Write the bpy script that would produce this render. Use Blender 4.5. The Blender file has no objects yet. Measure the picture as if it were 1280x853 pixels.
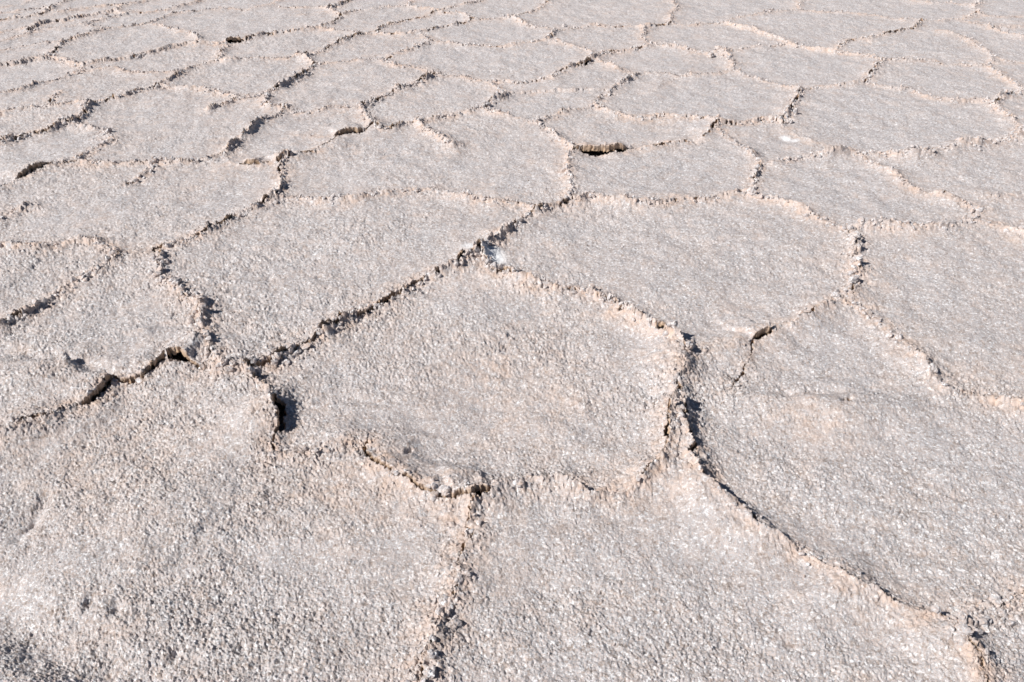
import bpy, math, time
import numpy as np
from mathutils import Vector
T0 = time.time()
rng = np.random.default_rng(7)
scene = bpy.context.scene
col = scene.collection

# ------------------------------------------------------------------ camera
CAM_H, FOCAL, PITCH = 1.6, 1100.0, math.radians(31.5)     # metres, photo pixels, radians below the horizon
cd = bpy.data.cameras.new('camera')
cam = bpy.data.objects.new('camera', cd); col.objects.link(cam)
cam.location = (0, 0, CAM_H); cam.rotation_euler = (math.pi/2 - PITCH, 0, 0)
cd.sensor_width = 36.0; cd.lens = FOCAL/1280*36; cd.clip_start = 0.05; cd.clip_end = 2000
scene.camera = cam
scene.render.resolution_x, scene.render.resolution_y = 1024, 682
# ------------------------------------------------------------------ daylight
SUN_EL, SUN_FROM = math.radians(42), Vector((-1.0, -0.45))    # sun to the left, a little behind the viewer
SUN_FROM.normalize()
w = bpy.data.worlds.new('World'); scene.world = w; w.use_nodes = True
wn = w.node_tree.nodes; bg = wn['Background']
sky = wn.new('ShaderNodeTexSky'); sky.sky_type = 'NISHITA'; sky.sun_disc = False
sky.sun_elevation = SUN_EL
sky.sun_rotation = math.atan2(SUN_FROM.x, SUN_FROM.y)
sky.altitude = 3600; sky.air_density = 1.0; sky.dust_density = 1.0
w.node_tree.links.new(sky.outputs[0], bg.inputs[0]); bg.inputs[1].default_value = 0.043
sl = bpy.data.lights.new('sun', 'SUN'); sun = bpy.data.objects.new('sun', sl); col.objects.link(sun)
sl.energy = 4.5; sl.angle = math.radians(0.53); sl.color = (1.0, 0.965, 0.92)
sd = Vector((SUN_FROM.x*math.cos(SUN_EL), SUN_FROM.y*math.cos(SUN_EL), math.sin(SUN_EL)))
sun.rotation_euler = sd.to_track_quat('Z', 'Y').to_euler()
vs = scene.view_settings
vs.view_transform = 'Standard'; vs.look = 'None'; vs.exposure = 0.31; vs.gamma = 1.0; vs.use_curve_mapping = False

# ------------------------------------------------------------------ materials
def salt_material(name, clean, stain, fresh, raw, attr=True, bump=0.75, scale=1.0):
    m = bpy.data.materials.new(name); m.use_nodes = True
    nt = m.node_tree; nd = nt.nodes; lk = nt.links
    p = nd['Principled BSDF']; p.inputs['Roughness'].default_value = 0.78
    p.inputs['Specular IOR Level'].default_value = 0.25
    geo = nd.new('ShaderNodeNewGeometry')
    def noise(sc, det=3, rough=0.6):
        n = nd.new('ShaderNodeTexNoise'); n.inputs['Scale'].default_value = sc
        n.inputs['Detail'].default_value = det; n.inputs['Roughness'].default_value = rough
        lk.new(geo.outputs['Position'], n.inputs['Vector']); return n
    def ramp(src, a, b):
        r = nd.new('ShaderNodeMapRange'); r.inputs[1].default_value = a; r.inputs[2].default_value = b
        lk.new(src, r.inputs[0]); return r.outputs[0]
    def mix(f, a, b):
        x = nd.new('ShaderNodeMix'); x.data_type = 'RGBA'
        if isinstance(f, float): x.inputs[0].default_value = f
        else: lk.new(f, x.inputs[0])
        for s, v in ((6, a), (7, b)):
            if isinstance(v, tuple): x.inputs[s].default_value = (*v, 1)
            else: lk.new(v, x.inputs[s])
        return x.outputs[2]
    def mul(a, b):
        x = nd.new('ShaderNodeMath'); x.operation = 'MULTIPLY'
        for s, v in ((0, a), (1, b)):
            if isinstance(v, float): x.inputs[s].default_value = v
            else: lk.new(v, x.inputs[s])
        return x.outputs[0]
    tone = ramp(noise(2.3, 4).outputs[0], 0.35, 0.65)
    c = mix(tone, tuple(v*0.93 for v in clean), clean)
    fine = ramp(noise(230*scale, 2).outputs[0], 0.45, 0.66)              # dusty grains among clean crystals
    c = mix(mul(fine, 0.45), c, tuple(v*k for v, k in zip(stain, (0.97, 0.92, 0.88))))
    dirt = ramp(noise(62, 6, 0.8).outputs[0], 0.525, 0.59)              # dusty pores
    c = mix(mul(dirt, 0.74), c, DIRT)
    glint = ramp(noise(95, 5, 0.8).outputs[0], 0.53, 0.60)             # clean crystal faces, their bright highlights put into the colour
    c = mix(mul(glint, 0.9), c, FRESH)
    blot = ramp(noise(14, 4).outputs[0], 0.50, 0.75)
    c = mix(mul(blot, 0.34), c, stain)
    if attr:
        a = nd.new('ShaderNodeAttribute'); a.attribute_name = 'stain'
        nz = ramp(noise(26, 4).outputs[0], 0.30, 0.72)
        c = mix(mul(a.outputs['Fac'], nz), c, stain)
        a3 = nd.new('ShaderNodeAttribute'); a3.attribute_name = 'raw'
        c = mix(a3.outputs['Fac'], c, raw)
        a2 = nd.new('ShaderNodeAttribute'); a2.attribute_name = 'fresh'
        c = mix(a2.outputs['Fac'], c, fresh)
    else:
        c = mix(ramp(noise(30, 3).outputs[0], 0.47, 0.80), c, stain)
    lk.new(c, p.inputs['Base Color'])
    b = nd.new('ShaderNodeBump'); b.inputs['Strength'].default_value = bump; b.inputs['Distance'].default_value = 0.004
    n1 = noise(330*scale, 3, 0.7); lk.new(n1.outputs[0], b.inputs['Height'])
    lk.new(b.outputs[0], p.inputs['Normal'])
    return m

DIRT = (0.27, 0.21, 0.175)
CLEAN, STAIN, FRESH, RAW = (0.530, 0.511, 0.519), (0.64, 0.485, 0.395), (0.90, 0.90, 0.91), (0.56, 0.39, 0.25)
M_CRUST = salt_material('salt_crust', CLEAN, STAIN, FRESH, RAW)
M_LUMP = salt_material('salt_lump', CLEAN, STAIN, FRESH, RAW, attr=False, bump=0.7)
M_GROUND = salt_material('salt_ground', CLEAN, STAIN, FRESH, RAW, attr=False, bump=1.0, scale=0.6)

# ------------------------------------------------------------------ the net of ridges and cracks, traced from the photo
# nodes of the polygon net (photo pixels, later projected to the ground)
N = dict(A=(62,9),B=(152,4),C=(35,31),C1=(37,38),D=(162,13),D1=(143,9),E=(80,51),F=(188,26),G=(284,50),H=(101,78),I=(62,68),J=(96,86),K=(274,71),L=(228,86),
M=(200,104),O=(427,17),P=(510,4),P2=(547,10),Q=(409,8),R=(380,68),S=(457,38),T=(394,78),U=(331,115),V=(477,71),W=(402,31),Y=(528,38),Z=(590,21),a=(642,19),
b=(542,49),c=(685,47),d=(698,35),e=(806,31),f=(842,26),g=(905,25),h=(1000,9),i=(1153,23),j=(1195,20),k=(1224,14),l=(1236,30),m=(1045,62),n=(988,53),o=(1105,71),
p=(1233,79),q=(1280,111),r=(905,61),s=(818,52),t=(745,66),v=(690,94),w=(614,99),x=(631,111),y=(797,88),z=(848,93),A2=(918,88),B2=(743,127),Q2=(768,106),
C2=(1000,108),D2=(1082,99),E2=(1243,128),F2=(1278,167),G2=(1066,184),H2=(977,150),I2=(954,201),J2=(899,152),K2=(672,150),L2=(600,132),M2=(524,149),N2=(467,153),
O2=(451,130),P3=(546,89),R2=(357,131),S2=(277,187),T2=(193,199),U2=(98,197),V2=(297,202),X2=(356,197),Y2=(344,243),Z2=(670,259),a3=(602,311),b3=(711,249),c3=(718,187),
d3=(942,240),e3=(1062,284),f3=(1220,269),g3=(1051,369),i3=(862,440),j3=(1199,789),k3=(308,456),l3=(318,474),m3=(586,625),n3=(848,488),o3=(214,440),p3=(191,311),
q3=(148,314),r3=(137,172),s3=(85,150),N_=(114,127),u4=(279,460),v4=(937,419),F4=(250,51),S4=(105,27),S5=(141,33),w4=(342,560),x4=(457,545),G9=(307,10),
)
# edges: (start, [points], end, kind)   '' = free end, '>' = runs out of the photo
E_ = """
> -2,7 15,4 30,1 38,-2 >|f
> -2,14 25,11 50,8 A|f
> -2,22 15,20 32,18 55,13 A|fd
A 70,4 88,-2 >|fd
A 75,11 96,8 120,5 140,3 B|f
B 165,2 186,-2 >|f
> -2,37 15,33 C|f
C 48,25 60,22 75,21 100,17 120,13 D1|f
D1 148,6 B|fd
D1 150,12 D|fp
C C1|fd
> -2,49 15,44 32,40 C1|f
C1 50,33 70,32 90,29 S4|f
S4 115,24 130,20 140,18 150,16 D|fd
D 180,13 200,10 210,9 225,5 240,1 248,-2 >|f
S4 112,30 125,31 S5|fp
> -2,62 25,57 45,54 70,52 E|f
E 90,47 105,43 125,37 S5|fd
S5 160,31 172,28 182,27 F|fd
F 200,22 210,18 222,14 245,12 270,9 290,8 G9|fd
G9 325,5 340,2 350,-2 >|f
F 200,30 210,33 222,36 236,38 245,44 F4|fp
E 75,58 68,64 I|fd
> -2,76 20,74 35,71 47,70 I|f
I 75,71 82,74 93,76 H|fp
H 120,75 145,71 160,69 185,63 205,58 215,55 230,52 F4|f
F4 262,51 275,51 G|f
H 103,82 J|fd
> -2,112 10,110 25,108 40,103 55,99 72,95 85,91 J|fd
J 110,84 125,83 145,82 160,85 180,87 200,86 215,85 L|fp
L 240,80 255,76 268,73 K|fd
K 277,62 281,55 G|fd
L 222,92 212,98 205,102 M|fD
G 303,48 315,45 325,41 335,40 345,38 360,37 375,35 390,33 W|fD
W 412,28 422,24 O|fd
O 432,14 445,11 458,10 470,8 485,5 500,5 P|fd
P 514,-2 >|f
Q 422,3 436,-2 >|fd
Q 418,12 O|fp
Q 395,6 370,7 350,6 _|f
W 408,34 420,36 435,37 450,38 S|fp
K 285,74 300,72 315,71 335,70 347,70 360,70 370,68 R|fp
R 393,63 402,60 413,55 425,49 440,44 450,40 S|fd
R 388,73 T|fp
T 383,87 377,91 367,98 355,104 345,109 U|fD
T 405,76 415,75 430,73 440,72 455,72 468,70 V|f
S 468,36 480,30 490,27 505,22 515,20 530,18 540,13 P2|fd
S 470,37 485,39 505,40 518,38 Y|fp
Y 535,36 545,33 555,30 565,29 580,25 Z|fd
Z 600,21 620,20 a|fd
Y 532,43 540,46 b|fp
b 530,52 522,55 510,59 500,61 490,65 V|fD
b 550,50 565,50 575,52 590,53 607,52 614,54 631,54 646,52 664,50 676,48 c|f
c 690,40 d|fD
d 690,33 680,32 668,31 658,28 650,24 a|fp
a 650,15 660,13 670,10 676,7 680,4 685,-2 >|fd
P 520,8 535,8 P2|fp
P2 560,8 570,4 580,3 590,1 602,-2 >|fd
P2 555,14 570,14 580,15 Z|fp
d 712,34 725,32 735,30 743,28 755,30 770,31 785,30 e|f
e 815,30 830,28 f|fd
f 840,20 838,15 845,10 848,6 843,2 840,-2 >|fp
f 855,27 870,27 885,25 g|f
g 918,20 930,18 940,17 955,14 965,12 980,11 h|f
h 998,4 1000,-2 >|fp
h 1010,12 1030,13 1060,14 1075,15 1094,16 1112,20 1129,23 1143,22 i|f
i 1165,23 1180,23 j|f
j 1205,20 1215,16 k|fd
k 1220,6 1226,-2 >|fp
> 1140,-3 1160,1 1190,1 1212,4 1220,6 _|f
k 1240,17 1260,18 1282,17 >|f
j 1213,24 1225,28 l|fp
l 1260,30 1282,29 >|f
l 1242,34 1255,38 1268,42 1282,47 >|fp
i 1150,28 1143,33 1133,35 1120,39 1108,40 1095,44 1083,47 1072,47 1058,49 1050,55 m|fd
g 915,28 928,31 940,32 950,38 960,42 975,45 n|fp
n 1005,57 1020,59 m|fp
m 1068,64 1085,68 1092,69 o|fp
o 1120,72 1135,72 1150,72 1160,71 1168,71 1178,76 1190,77 1205,77 1220,78 p|f
p 1240,84 1250,88 1257,93 1265,99 1273,106 q|fp
p 1240,75 1241,68 1230,60 1220,53 1213,48 1200,42 1175,37 _|fp
> 1282,76 1258,74 1241,68 _|f
r 920,60 937,57 951,55 970,54 n|f
r 886,62 874,61 865,59 851,56 833,54 s|fp
e 807,38 803,43 808,48 s|fp
s 806,54 786,58 765,60 752,63 t|fd
t 735,60 725,56 715,54 705,52 698,49 c|fp
t 738,71 734,75 725,77 715,79 705,82 697,88 v|fd
v 674,95 658,98 646,99 634,97 622,97 w|f
t 755,73 765,78 775,82 790,86 y|fp
y 810,88 824,88 839,89 z|f
z 870,92 885,90 900,90 A2|f
y 790,93 780,99 Q2|fD
Q2 760,115 748,119 B2|fD
z 835,99 825,106 815,112 _|fw
r 912,68 917,75 916,82 A2|fp
A2 927,90 940,94 950,97 962,100 975,104 985,106 C2|fp
C2 1010,106 1025,104 1045,104 1065,102 D2|f
D2 1087,91 1093,85 1098,77 o|fd
D2 1090,101 1110,105 1125,107 1138,107 1148,112 1160,116 1172,118 1190,121 1205,121 1220,120 1233,122 E2|mp
E2 1250,121 1258,118 1270,115 q|fD
q 1300,116 >|f
E2 1252,136 1262,142 1270,148 1275,155 F2|mp
F2 1300,163 >|m
F2 1262,170 1244,174 1215,178 1190,182 1170,185 1160,190 1130,192 1100,190 G2|ms
C2 999,113 994,124 987,134 980,145 H2|mD
H2 985,157 993,160 1003,166 1018,172 1027,174 1048,180 G2|mw
I2 975,198 1000,193 1030,192 1050,187 G2|ms
H2 960,146 950,147 940,149 925,151 910,152 J2|m
J2 890,149 880,146 865,144 850,144 835,142 820,143 810,144 798,145 782,142 772,140 755,135 B2|f
B2 735,130 720,133 710,135 695,140 688,142 680,146 K2|fd
K2 660,147 652,144 640,142 625,140 615,137 605,135 L2|fp
L2 608,128 612,124 620,118 628,115 x|fD
L2 593,135 585,137 577,138 565,141 555,143 545,145 535,147 M2|f
M2 510,151 500,154 490,157 480,158 473,156 N2|fd
N2 462,146 458,141 455,136 O2|fp
O2 460,126 472,122 478,118 485,113 495,109 512,103 532,96 P3|fD
P3 538,86 530,83 520,81 510,80 500,80 490,78 485,74 V|fp
P3 555,91 565,91 580,92 590,95 605,97 w|fp
w 622,104 x|fp
x 652,109 667,108 682,107 707,108 721,107 729,106 745,106 Q2|fw
O2 435,131 420,130 403,133 387,136 375,137 365,135 R2|f
R2 342,131 330,129 331,122 U|fp
R2 348,139 340,144 330,148 320,151 315,158 308,165 300,170 292,176 288,180 282,186 S2|fD
S2 265,191 255,197 245,198 235,199 220,199 210,200 200,199 T2|fd
T2 180,199 165,200 150,201 125,200 108,200 U2|m
T2 190,207 183,212 175,218 168,222 160,226 _|mD
S2 283,193 290,198 V2|mw
V2 310,203 323,203 345,200 X2|m1
X2 365,196 373,190 385,189 393,186 405,180 415,174 420,166 434,163 453,159 N2|m2
X2 350,205 351,213 354,221 350,232 Y2|md
Y2 356,242 380,245 403,247 427,247 448,245 472,239 509,235 536,232 559,237 586,244 613,249 640,250 660,254 Z2|mp
Z2 657,267 640,281 623,292 608,301 a3|nD
Z2 687,255 700,251 b3|md
b3 714,233 711,217 709,202 714,191 c3|mp
c3 710,175 696,169 682,158 K2|mp
c3 724,186 746,187 765,187 782,185 789,184 807,181 820,181 834,177 850,174 874,175 884,168 893,156 J2|m3
J2 901,163 910,169 920,175 932,182 948,196 I2|mp
I2 947,207 942,220 944,232 d3|md
d3 931,239 910,240 884,244 855,245 835,248 811,250 781,249 760,246 737,242 721,248 b3|mp
d3 957,244 975,248 994,255 1012,263 1031,272 1047,279 e3|np
e3 1080,280 1099,279 1139,279 1165,279 1186,277 1205,271 f3|ns
f3 1235,273 1252,277 1268,284 1282,292 >|np
f3 1224,256 1193,244 1156,237 1135,227 1115,210 1088,200 1078,193 G2|mp
> 1282,240 1262,240 1240,241 _|mw
e3 1072,294 1068,311 1072,328 1068,348 1060,362 g3|nL
g3 1041,373 1025,381 1011,391 995,397 978,402 961,411 948,416 v4|n4
v4 937,447 925,460 917,470 914,484 _|nc
g3 1078,381 1105,402 1127,418 1139,433 1152,447 1166,460 1178,472 1189,480 1213,486 1253,492 1282,500 >|np
a3 605,322 613,329 628,336 643,341 667,351 694,356 717,356 735,360 751,365 768,375 781,388 808,402 835,417 850,428 i3|nP
i3 885,434 915,426 v4|nw
i3 853,458 849,472 n3|NB
n3 852,508 860,532 865,555 870,578 880,597 900,620 920,638 945,655 975,671 1010,690 1040,706 1075,730 1110,746 1145,760 1175,775 j3|NB
j3 1212,808 1226,830 1243,856 >|NB
j3 1206,768 1225,758 1260,748 1282,735 >|NL
a3 588,319 566,331 539,337 519,346 496,361 478,371 462,381 428,399 412,408 396,417 380,426 366,434 352,442 336,447 320,453 k3|nD
k3 l3|NL
l3 336,484 346,500 349,515 348,530 344,548 w4|N5
w4 380,562 420,556 445,548 x4|Nw
x4 463,560 475,575 485,585 495,594 522,606 553,617 570,624 m3|N6
m3 600,620 613,614 640,605 665,599 700,602 727,608 745,614 761,615 780,607 801,597 821,581 830,560 835,537 838,520 843,500 n3|N7
m3 594,632 585,652 584,667 575,690 572,708 574,722 562,745 553,770 547,790 533,815 527,845 526,858 >|NR
k3 295,460 u4|Nc
u4 265,458 249,453 232,446 o3|N8
o3 196,449 178,464 160,468 144,467 134,477 107,496 85,507 60,517 27,530 -2,541 >|Nc
p3 201,318 196,331 198,344 218,354 228,366 240,372 252,375 250,391 254,410 262,430 270,446 u4|nL
p3 208,304 222,301 242,294 259,284 279,276 302,264 322,255 Y2|nd
p3 181,311 161,312 q3|nw
q3 134,304 118,297 97,296 74,302 50,304 20,304 -2,303 >|mp
q3 138,324 111,338 87,351 64,366 45,380 34,388 17,395 -2,403 >|nD
> -2,269 7,264 20,257 32,254 _|md
U2 77,201 57,205 38,211 20,219 8,226 -2,229 >|m9
U2 96,193 101,189 117,182 130,176 r3|fD
r3 132,165 129,159 117,157 103,154 92,151 s3|fp
> -2,175 10,172 21,170 33,164 48,162 65,158 75,152 s3|fD
s3 100,145 107,136 110,131 N_|fD
> -2,139 10,136 24,134 41,132 57,130 72,130 96,127 N_|f
N_ 130,123 150,119 160,116 170,112 180,111 190,108 M|fD
57,130 59,123 69,115 75,111 _|fd
M 210,106 226,107 248,107 258,108 272,113 284,115 296,119 U|fp
296,118 286,123 276,127 258,133 _|fd
U 320,116 303,118 296,119 _|fp
375,163 395,166 418,167 _|fw
524,149 531,160 543,166 556,172 564,178 _|fp
378,16 400,12 416,12 _|fw
840,-2 830,2 _|fw
"""
BUMPS = [(84, 455, 0.03, 0.025, 0.014), (180, 411, 0.04, 0.03, 0.016), (245, 426, 0.04, 0.03, 0.022), (108, 742, 0.012, 0.02, -0.016), (142, 752, 0.012, 0.016, -0.016),
 (36, 640, 0.012, 0.025, -0.012), (253, 655, 0.010, 0.02, -0.006), (300, 800, 0.015, 0.015, -0.012), (215, 805, 0.01, 0.02, -0.012),
 (45, 468, 0.17, 0.16, 0.035), (215, 452, 0.07, 0.05, 0.02), (1040, 505, 0.22, 0.10, 0.040), (1000, 580, 0.3, 0.3, 0.012),
 (600, 500, 0.35, 0.25, -0.012), (560, 590, 0.18, 0.08, 0.015), (310, 520, 0.10, 0.12, 0.030), (430, 540, 0.12, 0.09, 0.020),
 (200, 640, 0.3, 0.25, 0.02), (700, 660, 0.3, 0.12, 0.014), (900, 430, 0.12, 0.1, 0.012), (840, 440, 0.10, 0.12, 0.025),
 (622, 317, 0.05, 0.06, -0.006), (985, 165, 0.08, 0.08, -0.01), (260, 425, 0.10, 0.07, 0.02), (80, 130, 0.2, 0.2, 0.01)]
BANDS = [((-60, 735), (150, 850), 0.085, -0.036), ((-60, 800), (110, 890), 0.09, 0.022), ((0, 432), (150, 462), 0.04, -0.02), ((20, 660), (50, 610), 0.02, -0.012),
 ((250, 665), (300, 620), 0.02, -0.007), ((850, 600), (905, 660), 0.06, 0.012), ((985, 490), (1090, 478), 0.03, -0.012)]
#          from, to, lift, reach, a point on the lifted plate, width of the slot left beside it
LEDGES = [((150, 465), (192, 450), 0.012, 0.1, (60, 480), 0.008),
 ((726, 186), (780, 185), 0.028, 0.16, (790, 160), 0.014),
 ((20, 218), (58, 205), 0.022, 0.16, (60, 180), 0.010),
 ((420, 165), (453, 159), 0.022, 0.16, (420, 150), 0.010),
 ((345, 199), (366, 195), 0.0245, 0.12, (340, 180), 0.0112),
 ((303, 203), (322, 203), 0.0175, 0.12, (330, 180), 0.0093),
 ((940, 418), (962, 410), 0.018, 0.15, (900, 390), 0.0139),
 ((347, 500), (348, 532), 0.021, 0.125, (300, 540), 0.017),
 ((200, 446), (232, 447), 0.026, 0.112, (170, 420), 0.015),
 ((459, 550), (490, 590), 0.01, 0.07, (520, 570), 0.008),
 ((496, 596), (562, 620), 0.01, 0.07, (540, 590), 0.008),
 ((800, 596), (822, 580), 0.01, 0.06, (780, 580), 0.008),
 ((568, 624), (612, 616), 0.022, 0.14, (580, 580), 0.015),
 ((879, 598), (912, 632), 0.014, 0.09, (850, 640), 0.013),
 ((852, 505), (866, 560), 0.008, 0.075, (820, 640), 0.005),
 ((314, 468), (322, 478), 0.012, 0.062, (250, 490), 0.0109),
 ((285, 50), (300, 48), 0.021, 0.12, (300, 35), 0.0112),
 ((725, 77), (736, 72), 0.021, 0.12, (690, 70), 0.0112),
 ((100, 495), (140, 470), 0.012, 0.1, (60, 480), 0.0059)]
HOLES = [(1060, 499, 0.008), (508, 556, 0.005)]
SMOOTH = [(1180, 380, 0.6, 0.55), (840, 330, 0.5, 0.6), (600, 305, 0.10, 0.3), (1080, 230, 0.6, 0.6), (850, 110, 0.8, 0.7), (1130, 150, 0.8, 0.7)]
TAN = [(150, 560, 0.30, 0.40), (430, 590, 0.22, 0.50), (560, 760, 0.07, 0.7), (100, 470, 0.2, 0.4), (640, 470, 0.3, 0.45), (850, 450, 0.10, 0.8), (1020, 520, 0.16, 0.7), (330, 520, 0.12, 0.6), (800, 600, 0.15, 0.8), (560, 630, 0.12, 0.7), (1080, 380, 0.08, 0.7), (280, 210, 0.12, 0.6), (590, 690, 0.06, 0.8), (650, 470, 0.35, 0.35)]
WHITE = [(618, 315, 0.05, 0.07, 1.0), (592, 303, 0.06, 0.045, 0.75), (984, 165, 0.028, 0.05, 0.85), (995, 168, 0.03, 0.03, 0.7)]
LUMPS = [(192, 322, .026), (197, 343, .028), (218, 355, .024), (250, 375, .03), (228, 362, .02), (312, 456, .025), (314, 470, .02), (1070, 292, .03), (1066, 312, .025),
 (1072, 325, .025), (1068, 346, .03), (1062, 362, .025), (1045, 368, .025), (1208, 762, .02), (1256, 748, .022), (565, 722, .02), (570, 775, .018), (82, 452, .03), (1166, 460, .022),
 (940, 240, .03), (334, 118, .04), (607, 127, .04), (995, 138, .035), (985, 148, .04), (890, 65, .05), (898, 60, .04), (706, 30, .04), (98, 193, .04), (134, 160, .035), (660, 265, .025), (632, 286, .016)]
LAB = {
0:"tiny corner of a plate in the extreme top left of the photo",
1:"thin sliver of plate along the top edge, second from the top left corner",
2:"narrow wedge plate on the left edge ending at a brown clump, third from the top",
3:"long thin plate in the upper left ending at dark crumbs beside the wedge plates",
4:"thin plate cut by the top edge, directly right of the brown clump at upper left",
5:"slim dash-like plate at the top edge, between two dark ridges left of top centre",
6:"small pointed plate on the left edge whose tip ends at a dark lump",
7:"short lens-shaped plate just right of the dark lump at upper left",
8:"long slim plate slanting up to the top edge, above the large smooth far plate",
9:"long narrow plate on the left edge, fifth from the top, slanting up rightward",
10:"oval plate at upper left closed at its lower left by a dark crumbly corner",
11:"narrow left-edge plate with pale crumbs on its lower rim, sixth from the top",
12:"large smooth far plate left of top centre with a brown undercut at its bottom tip",
13:"flat lens-shaped plate below the upper left oval, left of the brown undercut",
14:"left-edge plate with a pale crumbly point at its right, above a long dark ridge",
15:"long slanting far plate directly right of the brown undercut, left of top centre",
16:"broad plate reaching the left edge, with a short side crack near its lower rim",
17:"almond-shaped plate left of centre top with a strong dark ridge along its lower right",
18:"wide left plate between two long dark diagonal ridges, with an unfinished crack at top right",
19:"small slanting plate near top centre with a dark brown ridge along its upper edge",
20:"sliver of plate cut by the top edge above the small slanting one near top centre",
21:"narrow triangle of plate at the top edge just left of the wide far plates",
22:"leaf-shaped plate near top centre with pale pink crumbs curving round its right end",
23:"smallest diamond-shaped plate near top centre, boxed in by dark and pink ridges",
24:"six-sided plate left of centre with a black lump at its lower left corner",
25:"widest far plate at centre top with a short brown undercut on its lower right rim",
26:"plate cut by the top edge at centre, a dark ridge rising on its right",
27:"lens-shaped plate at centre top resting on a thin pink lower ridge",
28:"large plate at the top edge right of centre with a nearly straight lower ridge",
29:"small five-sided plate right of centre top with a beaded dark corner on its right",
30:"flat oval plate right of centre top whose lower rim carries a pale raised lump",
31:"broad plate on the top edge right of centre, just left of the salt spike",
32:"long smooth plate in the upper right between the salt spike and a brown clump",
33:"wide plate along the top edge at right, lower rim ending in brown crumbs",
34:"large upper right plate with a lumpy crack running down inside its right half",
35:"thin tongue of plate on the right edge between two dotted brown ridges near the top",
36:"corner plate in the extreme top right of the photo",
37:"narrow strip of plate on the right edge just below the thin tongue",
38:"smooth six-sided plate in the upper right, directly right of the pale raised lump",
39:"oval plate in the upper right above the largest smooth grey plate",
40:"small triangular plate part on the right edge with white crumbs along its left rim",
41:"plate right of centre whose upper right corner holds the pale raised lump",
42:"shallow plate near the centre top crossed along its lower side by a faint dotted ridge",
43:"four-sided plate at upper centre with a curled beaded right end",
44:"large lens-shaped plate right of centre with a faint short crack on its upper side",
45:"small trapezoid plate at upper centre under the faint dotted ridge",
46:"plate whose straight front edge is lifted over a long dark brown slot, right of centre",
47:"largest smooth grey plate in the upper right, ending below in a rough scarp",
48:"wide plate on the right edge below the rough scarp, with a lumpy left border",
49:"small sunken plate with a bluish white salt spot in its upper right corner",
50:"five-sided smooth plate right of centre, below the sunken plate with the white spot",
51:"plate directly in front of the long brown slot, grainy with a scatter of crumbs",
52:"broad plate at centre left with a short pale crack entering from its upper edge",
53:"plate left of centre whose front edge is lifted over small tan cavities",
54:"wide rough plate reaching the left edge, under the row of tan cavities",
55:"pointed plate on the left edge with a tan undercut along its lower front edge",
56:"large plate left of the white-spotted central junction, chain of dark lumps at left",
57:"large smooth plate right of the white-spotted central junction, beaded ridge at right",
58:"big central dished plate with a cracked raised lip along its front",
59:"smooth grey plate on the right edge, right of the beaded ridge of lumps",
60:"big rough plate at lower right with a low peach mound and tiny black hole",
61:"big foreground plate at bottom centre and right, below the long bright ridge",
62:"small plate part in the lower right corner behind the bright ridge's end",
63:"largest foreground plate at lower left, with a curled flap beside a black gap",
64:"bulging plate at left with a dark arched cavity under its front edge",
65:"rounded plate on the left edge closed by a slanting dark ridge on its lower right",
66:"small plate on the left edge between two dark ridges, left of the unfinished short crack",
}
RP = np.random.default_rng(11)
NODES = {k: (float(v[0]), float(v[1])) for k, v in N.items()}
EDGES = []                                  # (start, end, pixel polyline, type)
RING = []                                   # where ridges run out of the picture
def perim(x, y):                            # position along the picture's border
    L, R, Tp, B = -2.0, 1282.0, -2.0, 855.0
    d = [abs(y-Tp), abs(x-R), abs(y-B), abs(x-L)]
    k = int(np.argmin(d))
    return k, [x-L, (R-L)+(y-Tp), (R-L)+(B-Tp)+(R-x), 2*(R-L)+(B-Tp)+(B-y)][k]
def run_out(p_in, p_edge):
    k, s = perim(*p_edge)
    n = [(0, -1), (1, 0), (0, 1), (-1, 0)][k]
    d = np.subtract(p_edge, p_in); d = d/(np.hypot(*d)+1e-6)
    ln = RP.uniform(20, 34) if k == 0 else RP.uniform(150, 210) if k != 2 else RP.uniform(60, 100)
    q = (p_edge[0]+(n[0]*0.85+0.15*d[0])*ln, p_edge[1]+(n[1]*0.85+0.15*d[1])*ln)
    nm = 'ring%d' % len(RING); NODES[nm] = q; RING.append((s, nm)); return nm
for ln in E_.strip().split('\n'):
    body, kind = ln.rsplit('|', 1); tk = body.split()
    pts = []
    for t_ in tk:
        if ',' in t_: pts.append(tuple(map(float, t_.split(','))))
        elif t_ in NODES: pts.append(NODES[t_])
    s, e = tk[0], tk[-1]
    if s == '>': s = run_out(pts[1], pts[0]); pts = [NODES[s]] + pts
    if e == '>': e = run_out(pts[-2], pts[-1]); pts = pts + [NODES[e]]
    EDGES.append((s, e, pts, kind[1:] or 'f'))
for k, q in (('ring_a', (-190, -32)), ('ring_b', (1470, -33)), ('ring_c', (1490, 948)), ('ring_d', (-200, 950))):
    NODES[k] = q
P_W, P_H = 1284.0, 857.0
RING += [(0.0, 'ring_a'), (P_W, 'ring_b'), (P_W+P_H, 'ring_c'), (2*P_W+P_H, 'ring_d')]
RING.sort()
for (s0, a_), (s1, b_) in zip(RING, RING[1:]+RING[:1]):
    A_, B_ = np.array(NODES[a_]), np.array(NODES[b_]); d = B_-A_
    out = np.array((d[1], -d[0]))*0.12
    pts = [tuple(A_)] + [tuple(A_+d*t+out*RP.uniform(0.2, 1)) for t in (0.3, 0.65)] + [tuple(B_)]
    EDGES.append((a_, b_, pts, 'f'))
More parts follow.
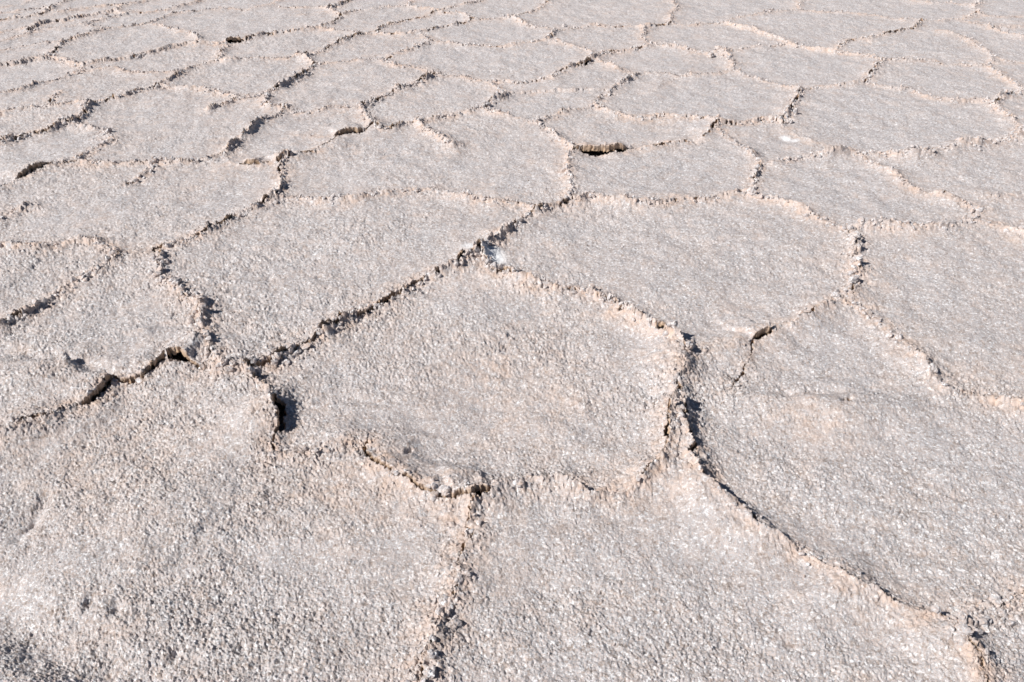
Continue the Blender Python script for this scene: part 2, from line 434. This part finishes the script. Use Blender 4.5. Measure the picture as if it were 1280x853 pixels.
# faces of the planar graph
adj = {}
live = [True]*len(EDGES)
while True:
    deg = {}
    for i, (s, e, p, k) in enumerate(EDGES):
        if live[i]: deg[s] = deg.get(s, 0)+1; deg[e] = deg.get(e, 0)+1
    drop = [i for i, (s, e, p, k) in enumerate(EDGES) if live[i] and (s not in NODES or e not in NODES or deg[s] < 2 or deg[e] < 2)]
    if not drop: break
    for i in drop: live[i] = False
for i, (s, e, p, k) in enumerate(EDGES):
    if live[i]: adj.setdefault(s, []).append((i, 0, e)); adj.setdefault(e, []).append((i, 1, s))
def epts(i, r): return EDGES[i][2][::-1] if r else EDGES[i][2]
def eang(i, r):
    p = epts(i, r); return math.atan2(p[1][1]-p[0][1], p[1][0]-p[0][0])
FACES = []; used = set()
for s in list(adj):
    for (i, r, e) in adj[s]:
        loop = []; ci, cr, ce = i, r, e
        while (ci, cr) not in used:
            used.add((ci, cr)); loop += epts(ci, cr)[:-1]
            back = eang(ci, 1-cr)
            bst = min((((eang(i2, r2)-back) % (2*math.pi)) or 9, i2, r2, e2) for i2, r2, e2 in adj[ce])
            ci, cr, ce = bst[1:]
        if loop: FACES.append(np.array(loop))
def parea(p):
    x, y = p.T; return 0.5*np.sum(x*np.roll(y, -1)-y*np.roll(x, -1))
FACES = [f for f in FACES if abs(parea(f)) < 6e5]
def inside(poly, x, y):
    r = np.zeros(x.shape, bool); px, py = poly[:, 0], poly[:, 1]; j = len(px)-1
    for i in range(len(px)):
        if py[i] != py[j]:
            c = ((py[i] > y) != (py[j] > y)); r ^= c & (x < (px[j]-px[i])*(y-py[i])/(py[j]-py[i])+px[i])
        j = i
    return r

# ------------------------------------------------------------------ pixel <-> ground
def ground(px, py, z=0.0):
    px, py = np.asarray(px, float), np.asarray(py, float)
    a = PITCH + np.arctan((py-426.5)/FOCAL)
    d = (CAM_H-z)/np.tan(a)
    return (px-640)/FOCAL*(d*math.cos(PITCH)+(CAM_H-z)*math.sin(PITCH)), d
def to_px(x, y):
    dep = y*math.cos(PITCH)+CAM_H*math.sin(PITCH)
    return 640+x/dep*FOCAL, 426.5+(np.arctan(CAM_H/y)-PITCH >= -9)*FOCAL*np.tan(np.arctan(CAM_H/y)-PITCH)
def g2(p): return np.array(ground(p[0], p[1]))

# ------------------------------------------------------------------ noise
def _h(ix, iy, seed):
    with np.errstate(over='ignore'):
        n = ix.astype(np.uint32)*np.uint32(374761393) + iy.astype(np.uint32)*np.uint32(668265263) + np.uint32((seed*974711+12345) & 0xffffffff)
        n = (n ^ (n >> np.uint32(13)))*np.uint32(1274126177); n ^= n >> np.uint32(16)
        n = n*np.uint32(2246822519); n ^= n >> np.uint32(15)
    return n.astype(np.float32)*np.float32(1/4294967296.0)
def vnoise(x, y, wl, seed):                  # about -1..1
    x = x/wl; y = y/wl; fx = np.floor(x); fy = np.floor(y); ix = fx.astype(np.int64); iy = fy.astype(np.int64)
    u = (x-fx).astype(np.float32); v = (y-fy).astype(np.float32)
    us = u*u*u*(u*(u*6-15)+10); vs_ = v*v*v*(v*(v*6-15)+10)
    def gr(dx, dy):
        a = _h(ix+dx, iy+dy, seed)*np.float32(2*math.pi); return np.cos(a)*(u-dx)+np.sin(a)*(v-dy)
    a = gr(0, 0); b = gr(1, 0); c = gr(0, 1); d = gr(1, 1)
    return ((a+(b-a)*us)+((c+(d-c)*us)-(a+(b-a)*us))*vs_)*1.5
def fbm(x, y, wl, seed, o=3):
    r = 0; a = 1.0
    for k in range(o): r = r+a*vnoise(x, y, wl/2**k, seed+k*17); a *= 0.5
    return r
def worley(x, y, wl, seed, two=False):
    x = (x/wl).astype(np.float32); y = (y/wl).astype(np.float32); fx = np.floor(x); fy = np.floor(y)
    ix = fx.astype(np.int64); iy = fy.astype(np.int64); u = x-fx; v = y-fy
    f1 = np.full(x.shape, 9, np.float32); f2 = f1.copy()
    for dx in (-1, 0, 1):
        for dy in (-1, 0, 1):
            d = (dx+_h(ix+dx, iy+dy, seed)-u)**2 + (dy+_h(ix+dx, iy+dy, seed+1)-v)**2
            if two: f2 = np.minimum(f2, np.maximum(f1, d))
            f1 = np.minimum(f1, d)
    return (np.sqrt(f1), np.sqrt(f2)) if two else np.sqrt(f1)
def smooth(a, b, x):
    t = np.clip((x-a)/(b-a), 0, 1); return t*t*(3-2*t)

# ------------------------------------------------------------------ sample grid: finer where the ground is nearer the viewer
GX = np.concatenate([np.arange(-262, -6, 4.0), np.arange(-6, 1286, 1.22), np.arange(1287, 1550, 4.0)])
rows = [-62.0]
while rows[-1] < 1000:
    yy = rows[-1]
    rows.append(yy + (2.0 if yy < -8 else 0.60+0.58*min(1, max(0, yy)/420) if yy < 862 else 4.0))
GY = np.array(rows)
NC, NR = len(GX), len(GY)
PX, PY = np.meshgrid(GX, GY)
X, Y = ground(PX.ravel(), PY.ravel()); X = X.astype(np.float64); Y = Y.astype(np.float64)
NV = X.size
# wandering edges: look the net up at slightly shifted places
WX = X + 0.016*fbm(X, Y, 0.09, 101, 3); WY = Y + 0.016*fbm(X, Y, 0.09, 202, 3)
WF = [np.array([g2(p) for p in f]) for f in FACES]
pid = np.full(NV, -1, np.int32)
for k, f in enumerate(WF):
    lo = f.min(0)-0.01; hi = f.max(0)+0.01
    sel = np.nonzero((WX > lo[0]) & (WX < hi[0]) & (WY > lo[1]) & (WY < hi[1]) & (pid < 0))[0]
    if sel.size: pid[sel[inside(f, WX[sel], WY[sel])]] = k
def plate_at(px, py):
    for k, f in enumerate(FACES):
        if inside(f, np.array([float(px)]), np.array([float(py)]))[0]: return k
    return -1

# ------------------------------------------------------------------ relief of every ridge
#        swell height, swell width, crest height, crest width, gap, lumps per metre, lump size, stain
KIND = {
 'f': (0.010, 0.055, 0.016, 0.017, 0.005, 55, 0.011, 0.9),
 'p': (0.014, 0.055, 0.015, 0.020, 0.002, 65, 0.011, 1.0),
 'd': (0.012, 0.055, 0.026, 0.018, 0.013, 75, 0.012, 0.8),
 'D': (0.015, 0.055, 0.033, 0.019, 0.018, 95, 0.013, 0.8),
 'w': (0.008, 0.090, 0.003, 0.020, 0.000, 10, 0.009, 0.5),
 's': (0.028, 0.060, 0.018, 0.030, 0.004, 120, 0.013, 0.8),
 'c': (0.020, 0.100, 0.008, 0.020, 0.014, 22, 0.011, 0.7),
 'L': (0.012, 0.050, 0.020, 0.022, 0.008, 80, 0.014, 0.7),
 'P': (0.026, 0.055, 0.019, 0.020, 0.008, 85, 0.013, 1.0),
 'B': (0.027, 0.080, 0.008, 0.024, 0.012, 32, 0.010, 1.0),
 'R': (0.022, 0.060, 0.014, 0.022, 0.008, 45, 0.012, 0.9),
}
for k_ in '123456789': KIND[k_] = KIND['c']
KIND['6'] = (0.022, 0.11, 0.006, 0.02, 0.010, 25, 0.011, 1.0)
KIND['7'] = (0.026, 0.07, 0.010, 0.02, 0.006, 50, 0.012, 1.0)
dist = np.full(NV, 9.0, np.float32); eid = np.full(NV, -1, np.int32); side = np.zeros(NV, np.float32)
swell = np.zeros(NV, np.float64)
WE = [np.array([g2(p) for p in e[2]]) for e in EDGES]
for i, pl in enumerate(WE):
    A, wd = KIND[EDGES[i][3]][:2]; R = 0.34
    lo = pl.min(0)-R; hi = pl.max(0)+R
    sel = np.nonzero((WX > lo[0]) & (WX < hi[0]) & (WY > lo[1]) & (WY < hi[1]))[0]
    if not sel.size: continue
    x = WX[sel]; y = WY[sel]; best = np.full(sel.size, 9.0); sg = np.zeros(sel.size)
    for (ax, ay), (bx, by) in zip(pl[:-1], pl[1:]):
        dx, dy = bx-ax, by-ay; L2 = dx*dx+dy*dy+1e-12
        t = np.clip(((x-ax)*dx+(y-ay)*dy)/L2, 0, 1); ex = x-ax-t*dx; ey = y-ay-t*dy
        dd = ex*ex+ey*ey; c = dd < best; best = np.where(c, dd, best); sg = np.where(c, np.sign(dx*ey-dy*ex), sg)
    best = np.sqrt(best)
    wd = np.where(sg < 0, 1.35, 0.75)*wd if EDGES[i][3] in 'BP' else wd
    swell[sel] += (A*np.exp(-(best/wd)**1.5))**3
    c = best < dist[sel]; q = sel[c]; dist[q] = best[c]; eid[q] = i; side[q] = sg[c]
swell = np.cbrt(swell)
par = np.array([KIND[e[3]] for e in EDGES]); ei = np.maximum(eid, 0)
easym = RP.uniform(-0.4, 0.4, len(EDGES))*np.array([0.4 if e[3] == 'B' else 1 for e in EDGES])
asym = 1 + easym[ei]*side
m1 = np.clip(0.85+1.2*vnoise(X, Y, 0.20, 31), 0.08, 1.8); m2 = np.clip(0.75+1.0*fbm(X, Y, 0.07, 41, 2), 0.0, 2.0)
crest = par[ei, 2]*0.76*np.minimum(m2*m1*asym, 1.5)*np.clip(1.12-Y*0.065, 0.58, 1)*np.exp(-(dist/(0.72*par[ei, 3]))**2)
near_rim = np.exp(-(dist/0.06)**2)
off = RP.normal(0, 0.006, len(FACES)+1)
Z = -0.030 + off[pid] + 0.009*fbm(X, Y, 0.55, 51, 2) + 0.0055*fbm(X, Y, 0.13, 57, 3) + swell*np.clip(m1, 0.4, 1.4)*(0.5+0.5*asym) + crest
Z += 0.0042*vnoise(X*0.30+0.1*Y, Y, 0.055, 59)*smooth(-0.3, 0.5, fbm(X, Y, 0.7, 58, 2))     # low wind ripples
# single mounds, hollows: photo x, y, radius along x and y in metres, height
for (bx, by, rx, ry, h) in BUMPS:
    cx, cy = ground(bx, by); g = np.exp(-((X-cx)/rx)**2-((Y-cy)/ry)**2); Z += h*g
def seg_win(p0, p1, wx, wy):
    (ax, ay), (bx, by) = g2(p0), g2(p1); dx, dy = bx-ax, by-ay; L = math.hypot(dx, dy)
    t = ((wx-ax)*dx+(wy-ay)*dy)/(L*L); tc = np.clip(t, 0, 1)
    d = np.hypot(wx-ax-tc*dx, wy-ay-tc*dy); return d, t
for (p0, p1, wd, h) in BANDS:                # long swells and furrows
    d, t = seg_win(p0, p1, WX, WY); Z += h*np.exp(-(d/wd)**2)
def near_edge(p0, p1):
    m_ = (g2(p0)+g2(p1))/2; bst = (9, -1)
    for i, pl in enumerate(WE):
        a, e = pl[:-1], pl[1:]-pl[:-1]; t = np.clip(((m_-a)*e).sum(1)/((e*e).sum(1)+1e-12), 0, 1)
        bst = min(bst, (float(np.hypot(*(a+e*t[:, None]-m_).T).min()), i))
    return bst[1]
slotcut = np.zeros(NV, bool); thick_extra = np.zeros(NV)
for (p0, p1, lift, rad, sp, slot) in LEDGES: # plate edges that have been pushed up and stand clear of the neighbour
    d, t = seg_win(p0, p1, WX, WY); k = plate_at(*sp)
    win = smooth(-0.18, 0.12, t)*(1-smooth(0.88, 1.18, t))
    own = pid == k
    Z += np.where(own, lift*win*np.exp(-(d/rad)**2), -0.35*lift*win*np.exp(-(d/(rad*0.6))**2))
    slotcut |= (~own) & (eid == near_edge(p0, p1)) & (d < 0.2) & (dist < slot*win*(1+0.3*vnoise(X, Y, 0.12, 123)))
    thick_extra += np.where(own, 0.5*lift*win*(d < 0.05), 0)
# salt grain: knobbly crystals
rough = np.clip(0.82+0.50*fbm(X, Y, 0.5, 61, 2)+0.3*fbm(X, Y, 0.11, 64, 2)+0.30*near_rim, 0.25, 1.6)*(0.62+0.30*smooth(4.5, 2.6, Y)-0.24*smooth(2.6, 1.6, Y))*RP.uniform(0.8, 1.15, len(FACES)+1)[pid]
for (bx, by, r, v) in SMOOTH:
    cx, cy = ground(bx, by); rough *= 1-(1-v)*np.exp(-(((X-cx)**2+(Y-cy)**2)/r**2))
jx = X+0.006*vnoise(X, Y, 0.02, 71); jy = Y+0.006*vnoise(X, Y, 0.02, 72)
k1 = 1-worley(jx, jy, 0.0115, 81); k2 = 1-worley(jx, jy, 0.0064, 85); k3 = 1-worley(X, Y, 0.0045, 86)
pit = smooth(0.25, 0.75, fbm(X, Y, 0.045, 91, 2))
fine = np.clip(1.15-Y*0.09, 0.35, 1)
Z += rough*(0.0066*np.abs(k1-0.25)**1.4*1.3+0.0064*(k2-0.5)*fine+0.0045*(k3-0.5)*fine-0.006*pit*(0.3+0.7*smooth(0.1, 0.7, fbm(X, Y, 0.3, 93, 2)))+0.0035*vnoise(X, Y, 0.034, 95))
Z += rough*fine*RP.normal(0, 0.0016, NV)
Z += near_rim*np.clip(1.2-Y*0.1, 0.4, 1)*(0.007*(1-worley(jx, jy, 0.024, 87))+0.007*(1-worley(jx, jy, 0.012, 88))-0.006)*np.clip(par[ei, 2]/0.015, 0, 1.3)
hole = np.zeros(NV, bool)
for (bx, by, r) in HOLES:
    cx, cy = ground(bx, by); dd = np.hypot(WX-cx, (WY-cy)); Z -= 0.02*np.exp(-(dd/(r*1.6))**2); hole |= dd < r
gn = np.clip(0.55+1.3*fbm(X, Y, 0.13, 97, 2), 0, 1.8)
gap = par[ei, 4]*gn*np.clip(0.4+Y/9, 0.5, 1.3)
cut = (dist < gap*0.5) | slotcut | hole
stain = np.clip((0.95*np.exp(-(dist/0.042)**2)*par[ei, 7]+0.30*np.exp(-(dist/0.15)**2))*(0.75+0.5*fbm(X, Y, 0.3, 99, 2)), 0, 1)
for (bx, by, r, v) in TAN:
    cx, cy = ground(bx, by); stain = np.maximum(stain, v*np.exp(-(((X-cx)**2+(Y-cy)**2)/r**2)))
fresh = np.zeros(NV)
for (bx, by, rx, ry, v) in WHITE:
    cx, cy = ground(bx, by)
    fresh = np.maximum(fresh, v*np.exp(-(((X-cx)/rx)**2+((Y-cy)/ry)**2)**2*(1+0.5*vnoise(X, Y, 0.04, 5))))
raw = np.zeros(NV)
stain = np.clip(stain+RP.uniform(0, 0.28, len(FACES)+1)[pid]*np.clip(0.6+0.8*fbm(X, Y, 0.25, 98, 3), 0, 1.4), 0, 1)
# crests lean a little, so lips overhang
lean = 0.006*crest/0.02
XD = X+lean*vnoise(X, Y, 0.05, 111)+(0.0022*rough+0.004*near_rim)*vnoise(X, Y, 0.009, 113); YD = Y+lean*vnoise(X, Y, 0.05, 112)+(0.0022*rough+0.004*near_rim)*vnoise(X, Y, 0.009, 114)
CO = np.stack([XD, YD, Z], 1)
print('relief', round(time.time()-T0, 1), NV, len(FACES))

# ------------------------------------------------------------------ quads, each owned by one plate
idx = np.arange(NV).reshape(NR, NC)
q = np.stack([idx[:-1, :-1], idx[1:, :-1], idx[1:, 1:], idx[:-1, 1:]], -1).reshape(-1, 4)
own = pid[q].max(1)
keep = (own >= 0) & (cut[q].sum(1) < 2) & ~((pid[q].min(1) != own) & slotcut[q].any(1))
# edge next to a hole or crack
kg = keep.reshape(NR-1, NC-1)
def neighbour_gone(dr, dc):
    o = np.ones_like(kg); src = kg[max(0, dr):kg.shape[0]+min(0, dr), max(0, dc):kg.shape[1]+min(0, dc)]
    o[max(0, -dr):kg.shape[0]-max(0, dr), max(0, -dc):kg.shape[1]-max(0, dc)] = ~src; return o.reshape(-1)
gone = [neighbour_gone(-1, 0), neighbour_gone(0, -1), neighbour_gone(1, 0), neighbour_gone(0, 1)]
corner = [(3, 0), (0, 1), (1, 2), (2, 3)]    # the quad's edge facing that neighbour
rimw = 0.035+0.25*par[ei, 1]
rim = (dist < rimw*(1+0.4*vnoise(X, Y, 0.06, 121)))[q].sum(1) >= 2
KEYF = np.where(rim, eid[q[:, 0]]+1, 0)      # 0 = crust, else ridge number + 1
def build(name, quads, own_skirt, mat, parent, origin):
    n = len(quads)
    if n == 0: return None
    sk = []
    for (a, b), g in zip(corner, own_skirt):
        if g.any(): sk.append(quads[g][:, [a, b]])
    u, inv = np.unique(quads.ravel(), return_inverse=True)
    vco = CO[u]-origin; fq = inv.reshape(-1, 4)
    st, fr, rw = stain[u], fresh[u], raw[u]
    if sk:
        e = np.concatenate(sk); look = np.searchsorted(u, e); su, si = np.unique(look.ravel(), return_inverse=True); si = si.reshape(-1, 2)
        nb = len(u); c0 = vco[su]; p0 = CO[u[su]]
        thick = 0.022+0.010*fbm(p0[:, 0], p0[:, 1], 0.06, 131, 2)+thick_extra[u[su]]
        m_ = len(su); A_, B_ = look[:, 0], look[:, 1]; parts = [vco]; fqs = [fq]
        for lv in range(4):
            r_ = c0.copy(); r_[:, 2] -= thick*(0.15, 0.40, 0.7, 1.0)[lv]+RP.normal(0, 0.0015, m_)
            r_[:, 0] += 0.004*vnoise(p0[:, 0], p0[:, 1], 0.012, 300+lv)+RP.normal(0, 0.001, m_)
            r_[:, 1] += 0.004*vnoise(p0[:, 0], p0[:, 1], 0.012, 310+lv)+RP.normal(0, 0.001, m_)
            parts.append(r_); a1 = nb+lv*m_+si[:, 0]; b1 = nb+lv*m_+si[:, 1]
            fqs.append(np.stack([B_, A_, a1, b1], 1)); A_, B_ = a1, b1
        vco = np.concatenate(parts); fq = np.concatenate(fqs)
        st = np.concatenate([st, np.ones(4*m_)]); fr = np.concatenate([fr, np.zeros(4*m_)])
        rw = np.concatenate([rw]+[np.full(m_, v)*(0.92+0.08*vnoise(p0[:, 0], p0[:, 1], 0.03, 320+j)) for j, v in enumerate((0.5, 0.7, 0.85, 1.0))])
    me = bpy.data.meshes.new(name)
    me.vertices.add(len(vco)); me.vertices.foreach_set('co', vco.astype(np.float32).ravel())
    me.loops.add(fq.size); me.loops.foreach_set('vertex_index', fq.astype(np.int32).ravel())
    me.polygons.add(len(fq)); me.polygons.foreach_set('loop_start', np.arange(0, fq.size, 4, dtype=np.int32))
    me.polygons.foreach_set('use_smooth', np.ones(len(fq), bool))
    for an, av in (('stain', st), ('fresh', fr), ('raw', rw)):
        at = me.attributes.new(an, 'FLOAT', 'POINT'); at.data.foreach_set('value', av.astype(np.float32))
    me.update(calc_edges=True); me.materials.append(mat)
    o = bpy.data.objects.new(name, me); col.objects.link(o); o.parent = parent
    return o

# ------------------------------------------------------------------ lump shapes
def ico(sub):
    import bmesh
    bm = bmesh.new(); bmesh.ops.create_icosphere(bm, subdivisions=sub, radius=1.0)
    v = np.array([p.co[:] for p in bm.verts]); f = np.array([[p.index for p in t.verts] for t in bm.faces]); bm.free(); return v, f
ICO = {k: ico(k) for k in (1, 2, 3)}
def lump_shape(sub, seed):
    r_ = np.random.default_rng(seed); v, f = ICO[sub]; v = v.copy()
    c = r_.normal(size=(9, 3)); c /= np.linalg.norm(c, axis=1)[:, None]
    d = np.ones(len(v))
    for k in range(9): d += r_.uniform(-0.16, 0.26)*np.exp(-((v-c[k])**2).sum(1)/r_.uniform(0.08, 0.35))
    d += r_.normal(0, 0.07, len(v))
    kn = r_.normal(size=(34, 3)); kn /= np.linalg.norm(kn, axis=1)[:, None]
    d += 0.9*(0.33-np.sqrt(((v[:, None]-kn[None])**2).sum(2)).min(1))
    for k in range(3):                        # broken facets
        n = r_.normal(size=3); n /= np.linalg.norm(n); h = (v*d[:, None])@n; lim = r_.uniform(0.5, 0.8)
        d *= np.where(h > lim, lim/np.maximum(h, 1e-3), 1)**0.85
    v = v*d[:, None]*np.array((1, r_.uniform(0.6, 0.95), r_.uniform(0.45, 0.8))); return v, f
SHAPES = {s: [lump_shape(s, 100*s+k) for k in range(10)] for s in (1, 2, 3)}
def raw_mesh(name, v, f, mat, smooth_=True):
    me = bpy.data.meshes.new(name); me.vertices.add(len(v)); me.vertices.foreach_set('co', v.astype(np.float32).ravel())
    me.loops.add(f.size); me.loops.foreach_set('vertex_index', f.astype(np.int32).ravel())
    me.polygons.add(len(f)); me.polygons.foreach_set('loop_start', np.arange(0, f.size, f.shape[1], dtype=np.int32))
    me.polygons.foreach_set('use_smooth', np.full(len(f), smooth_)); me.update(calc_edges=True); me.materials.append(mat); return me
BIG = [raw_mesh('salt_lump', *SHAPES[3][k], M_LUMP, False) for k in range(10)]
def grid_at(x, y):
    px, py = to_px(x, y); c = np.clip(np.searchsorted(GX, px), 0, NC-1); r = np.clip(np.searchsorted(GY, py), 0, NR-1); return r*NC+c
def rot(a, b, c):
    ca, sa, cb, sb, cc, sc = math.cos(a), math.sin(a), math.cos(b), math.sin(b), math.cos(c), math.sin(c)
    return np.array([[ca*cb, ca*sb*sc-sa*cc, ca*sb*cc+sa*sc], [sa*cb, sa*sb*sc+ca*cc, sa*sb*cc-ca*sc], [-sb, cb*sc, cb*cc]])
lumps = {k: [] for k in range(len(FACES))}   # plate -> (x, y, z, size)
RL = np.random.default_rng(23)
def add_lump(x, y, s, sink=0.15):
    i = int(grid_at(x, y)); k = int(pid[i])
    if k < 0 or cut[i]: return
    lumps[k].append((x, y, float(Z[i])+s*(0.30-sink), s))
for i, pl in enumerate(WE):
    if EDGES[i][0].startswith('ring') and EDGES[i][1].startswith('ring'): continue
    A, wd, C, cw, g, dens, ls, st_ = KIND[EDGES[i][3]]
    for (ax, ay), (bx, by) in zip(pl[:-1], pl[1:]):
        L = math.hypot(bx-ax, by-ay); n = RL.poisson(1.7*L*dens*(0.6 if (ay+by)/2 > 7 else 1.0))
        for _ in range(n):
            t = RL.uniform(); x = ax+(bx-ax)*t; y = ay+(by-ay)*t
            if vnoise(np.array([x]), np.array([y]), 0.14, 141)[0] < RL.uniform(-0.9, 0.25): continue
            s = ls*math.exp(RL.normal(-0.2, 0.42))*(1+0.05*max(0, y-3))
            sp = cw*0.75
            x += RL.normal(0, sp); y += RL.normal(0, sp)
            add_lump(x, y, min(0.85*s, 0.011 if EDGES[i][3] == 'B' else 0.016))
for (bx, by, s) in LUMPS:
    x, y = ground(bx, by); add_lump(float(x), float(y), s*0.78)
for _ in range(140):                          # stray crumbs on the plates
    bx, by = RL.uniform(0, 1280), RL.uniform(20, 850); x, y = ground(bx, by); add_lump(float(x), float(y), min(0.006, 0.005*math.exp(RL.normal(0, 0.4))))

# ------------------------------------------------------------------ plates
def tag(o, **k):
    for a_, b_ in k.items(): o[a_] = b_
order = np.lexsort((KEYF[keep], own[keep])); kq = q[keep][order]; ko = own[keep][order]; kk = KEYF[keep][order]
kgone = [g[keep][order] for g in gone]
bounds = np.searchsorted(ko, np.arange(len(FACES)+1))
nlump = 0; tri = 0
for k in range(len(FACES)):
    a_, b_ = bounds[k], bounds[k+1]
    if b_ <= a_: continue
    f = WF[k]; ctr = f.mean(0); org = np.array((ctr[0], ctr[1], -0.03))
    root = bpy.data.objects.new('salt_plate', None); col.objects.link(root); root.location = org; root.empty_display_size = 0.1
    lab = LAB[k]
    tag(root, label=lab, category='salt plate', group='cracked plates of the salt crust')
    keys = kk[a_:b_]
    for key in np.unique(keys):
        s_ = slice(a_+int(np.searchsorted(keys, key)), a_+int(np.searchsorted(keys, key, 'right')))
        build('crust' if key == 0 else 'raised_rim', kq[s_], [g[s_] for g in kgone], M_CRUST, root, org)
    small_v, small_f, nb = [], [], 0
    for (x, y, z, s) in lumps[k]:
        dep = math.sqrt(x*x+y*y+CAM_H**2); spx = 2*s*FOCAL/dep
        R_ = rot(RL.uniform(0, 6.28), RL.normal(0, 0.8), RL.normal(0, 0.8)); v_ = RL.integers(10)
        if spx > 11 and nlump < 1500:
            o = bpy.data.objects.new('salt_lump', BIG[v_]); col.objects.link(o); o.parent = root
            o.location = (x-org[0], y-org[1], z-org[2]); o.rotation_euler = (RL.normal(0, 0.4), RL.normal(0, 0.4), RL.uniform(0, 6.28))
            o.scale = (s, s, s); nlump += 1
        else:
            sv, sf = SHAPES[2 if spx > 7 else 1][v_]
            small_v.append((sv*s)@R_.T+np.array((x, y, z))-org); small_f.append(sf+nb); nb += len(sv)
    if small_v:
        o = bpy.data.objects.new('salt_crumbs', raw_mesh('salt_crumbs', np.concatenate(small_v), np.concatenate(small_f), M_LUMP, False))
        col.objects.link(o); o.parent = root; tag(o, kind='stuff')
    for c in root.children:
        if c.type == 'MESH' and c.name[:9] != 'salt_lump': tri += sum(1 for _ in ()) + len(c.data.polygons)

# ------------------------------------------------------------------ the salt flat underneath and all round
def axis(lo, hi, step, far):
    c = list(np.arange(lo, hi, step)); s = step; v = c[-1]; w_ = c[0]
    up, dn = [], []
    while v < far: s *= 1.22; v += s; up.append(v)
    s = step
    while w_ > -far: s *= 1.22; w_ -= s; dn.append(w_)
    return np.array(dn[::-1]+c+up)
ax_, ay_ = axis(-8, 8, 0.045, 600), axis(0.4, 13, 0.045, 600)
gx, gy = np.meshgrid(ax_, ay_); gx = gx.ravel(); gy = gy.ravel()
ring = np.array([g2(NODES[nm]) for s, nm in RING])
loop = [];
for i, (s, e, p, k) in enumerate(EDGES):
    if s.startswith('ring') and e.startswith('ring'): loop += [g2(v) for v in p[:-1]]
# only the border edges, in border order
loop = []
for (s0, a_), (s1, b_) in zip(RING, RING[1:]+RING[:1]):
    for (s, e, p, k) in EDGES:
        if s == a_ and e == b_: loop += [g2(v) for v in p[:-1]]; break
loop = np.array(loop)
inn = inside(loop, gx, gy)
dmin = np.full(gx.shape, 9.0)
cl = (np.abs(gx) < 9) & (gy > 0) & (gy < 14)
for (a1, b1), (a2, b2) in zip(loop, np.roll(loop, -1, 0)):
    dx, dy = a2-a1, b2-b1; L2 = dx*dx+dy*dy+1e-9; t = np.clip(((gx[cl]-a1)*dx+(gy[cl]-b1)*dy)/L2, 0, 1)
    dmin[cl] = np.minimum(dmin[cl], np.hypot(gx[cl]-a1-t*dx, gy[cl]-b1-t*dy))
f1, f2 = worley(gx+0.1*fbm(gx, gy, 0.5, 3, 2), gy+0.1*fbm(gx, gy, 0.5, 4, 2), 1.0, 151, True)
e_ = (f2-f1)*0.5
zo = -0.030+0.012*(0.5-worley(gx, gy, 0.13, 155))+0.035*np.exp(-(e_/0.05)**2)+0.006*fbm(gx, gy, 0.3, 6, 3)
gz = np.where(inn, np.where(dmin > 0.06, -0.105, -0.06), np.where(dmin < 0.05, -0.02, zo))
ii = np.arange(gx.size).reshape(len(ay_), len(ax_))
gq = np.stack([ii[:-1, :-1], ii[:-1, 1:], ii[1:, 1:], ii[1:, :-1]], -1).reshape(-1, 4)
go = bpy.data.objects.new('ground', raw_mesh('ground', np.stack([gx, gy, gz], 1), gq, M_GROUND)); col.objects.link(go)
tag(go, kind='structure')
print('built', round(time.time()-T0, 1), 'lumps', nlump, 'polys', tri)
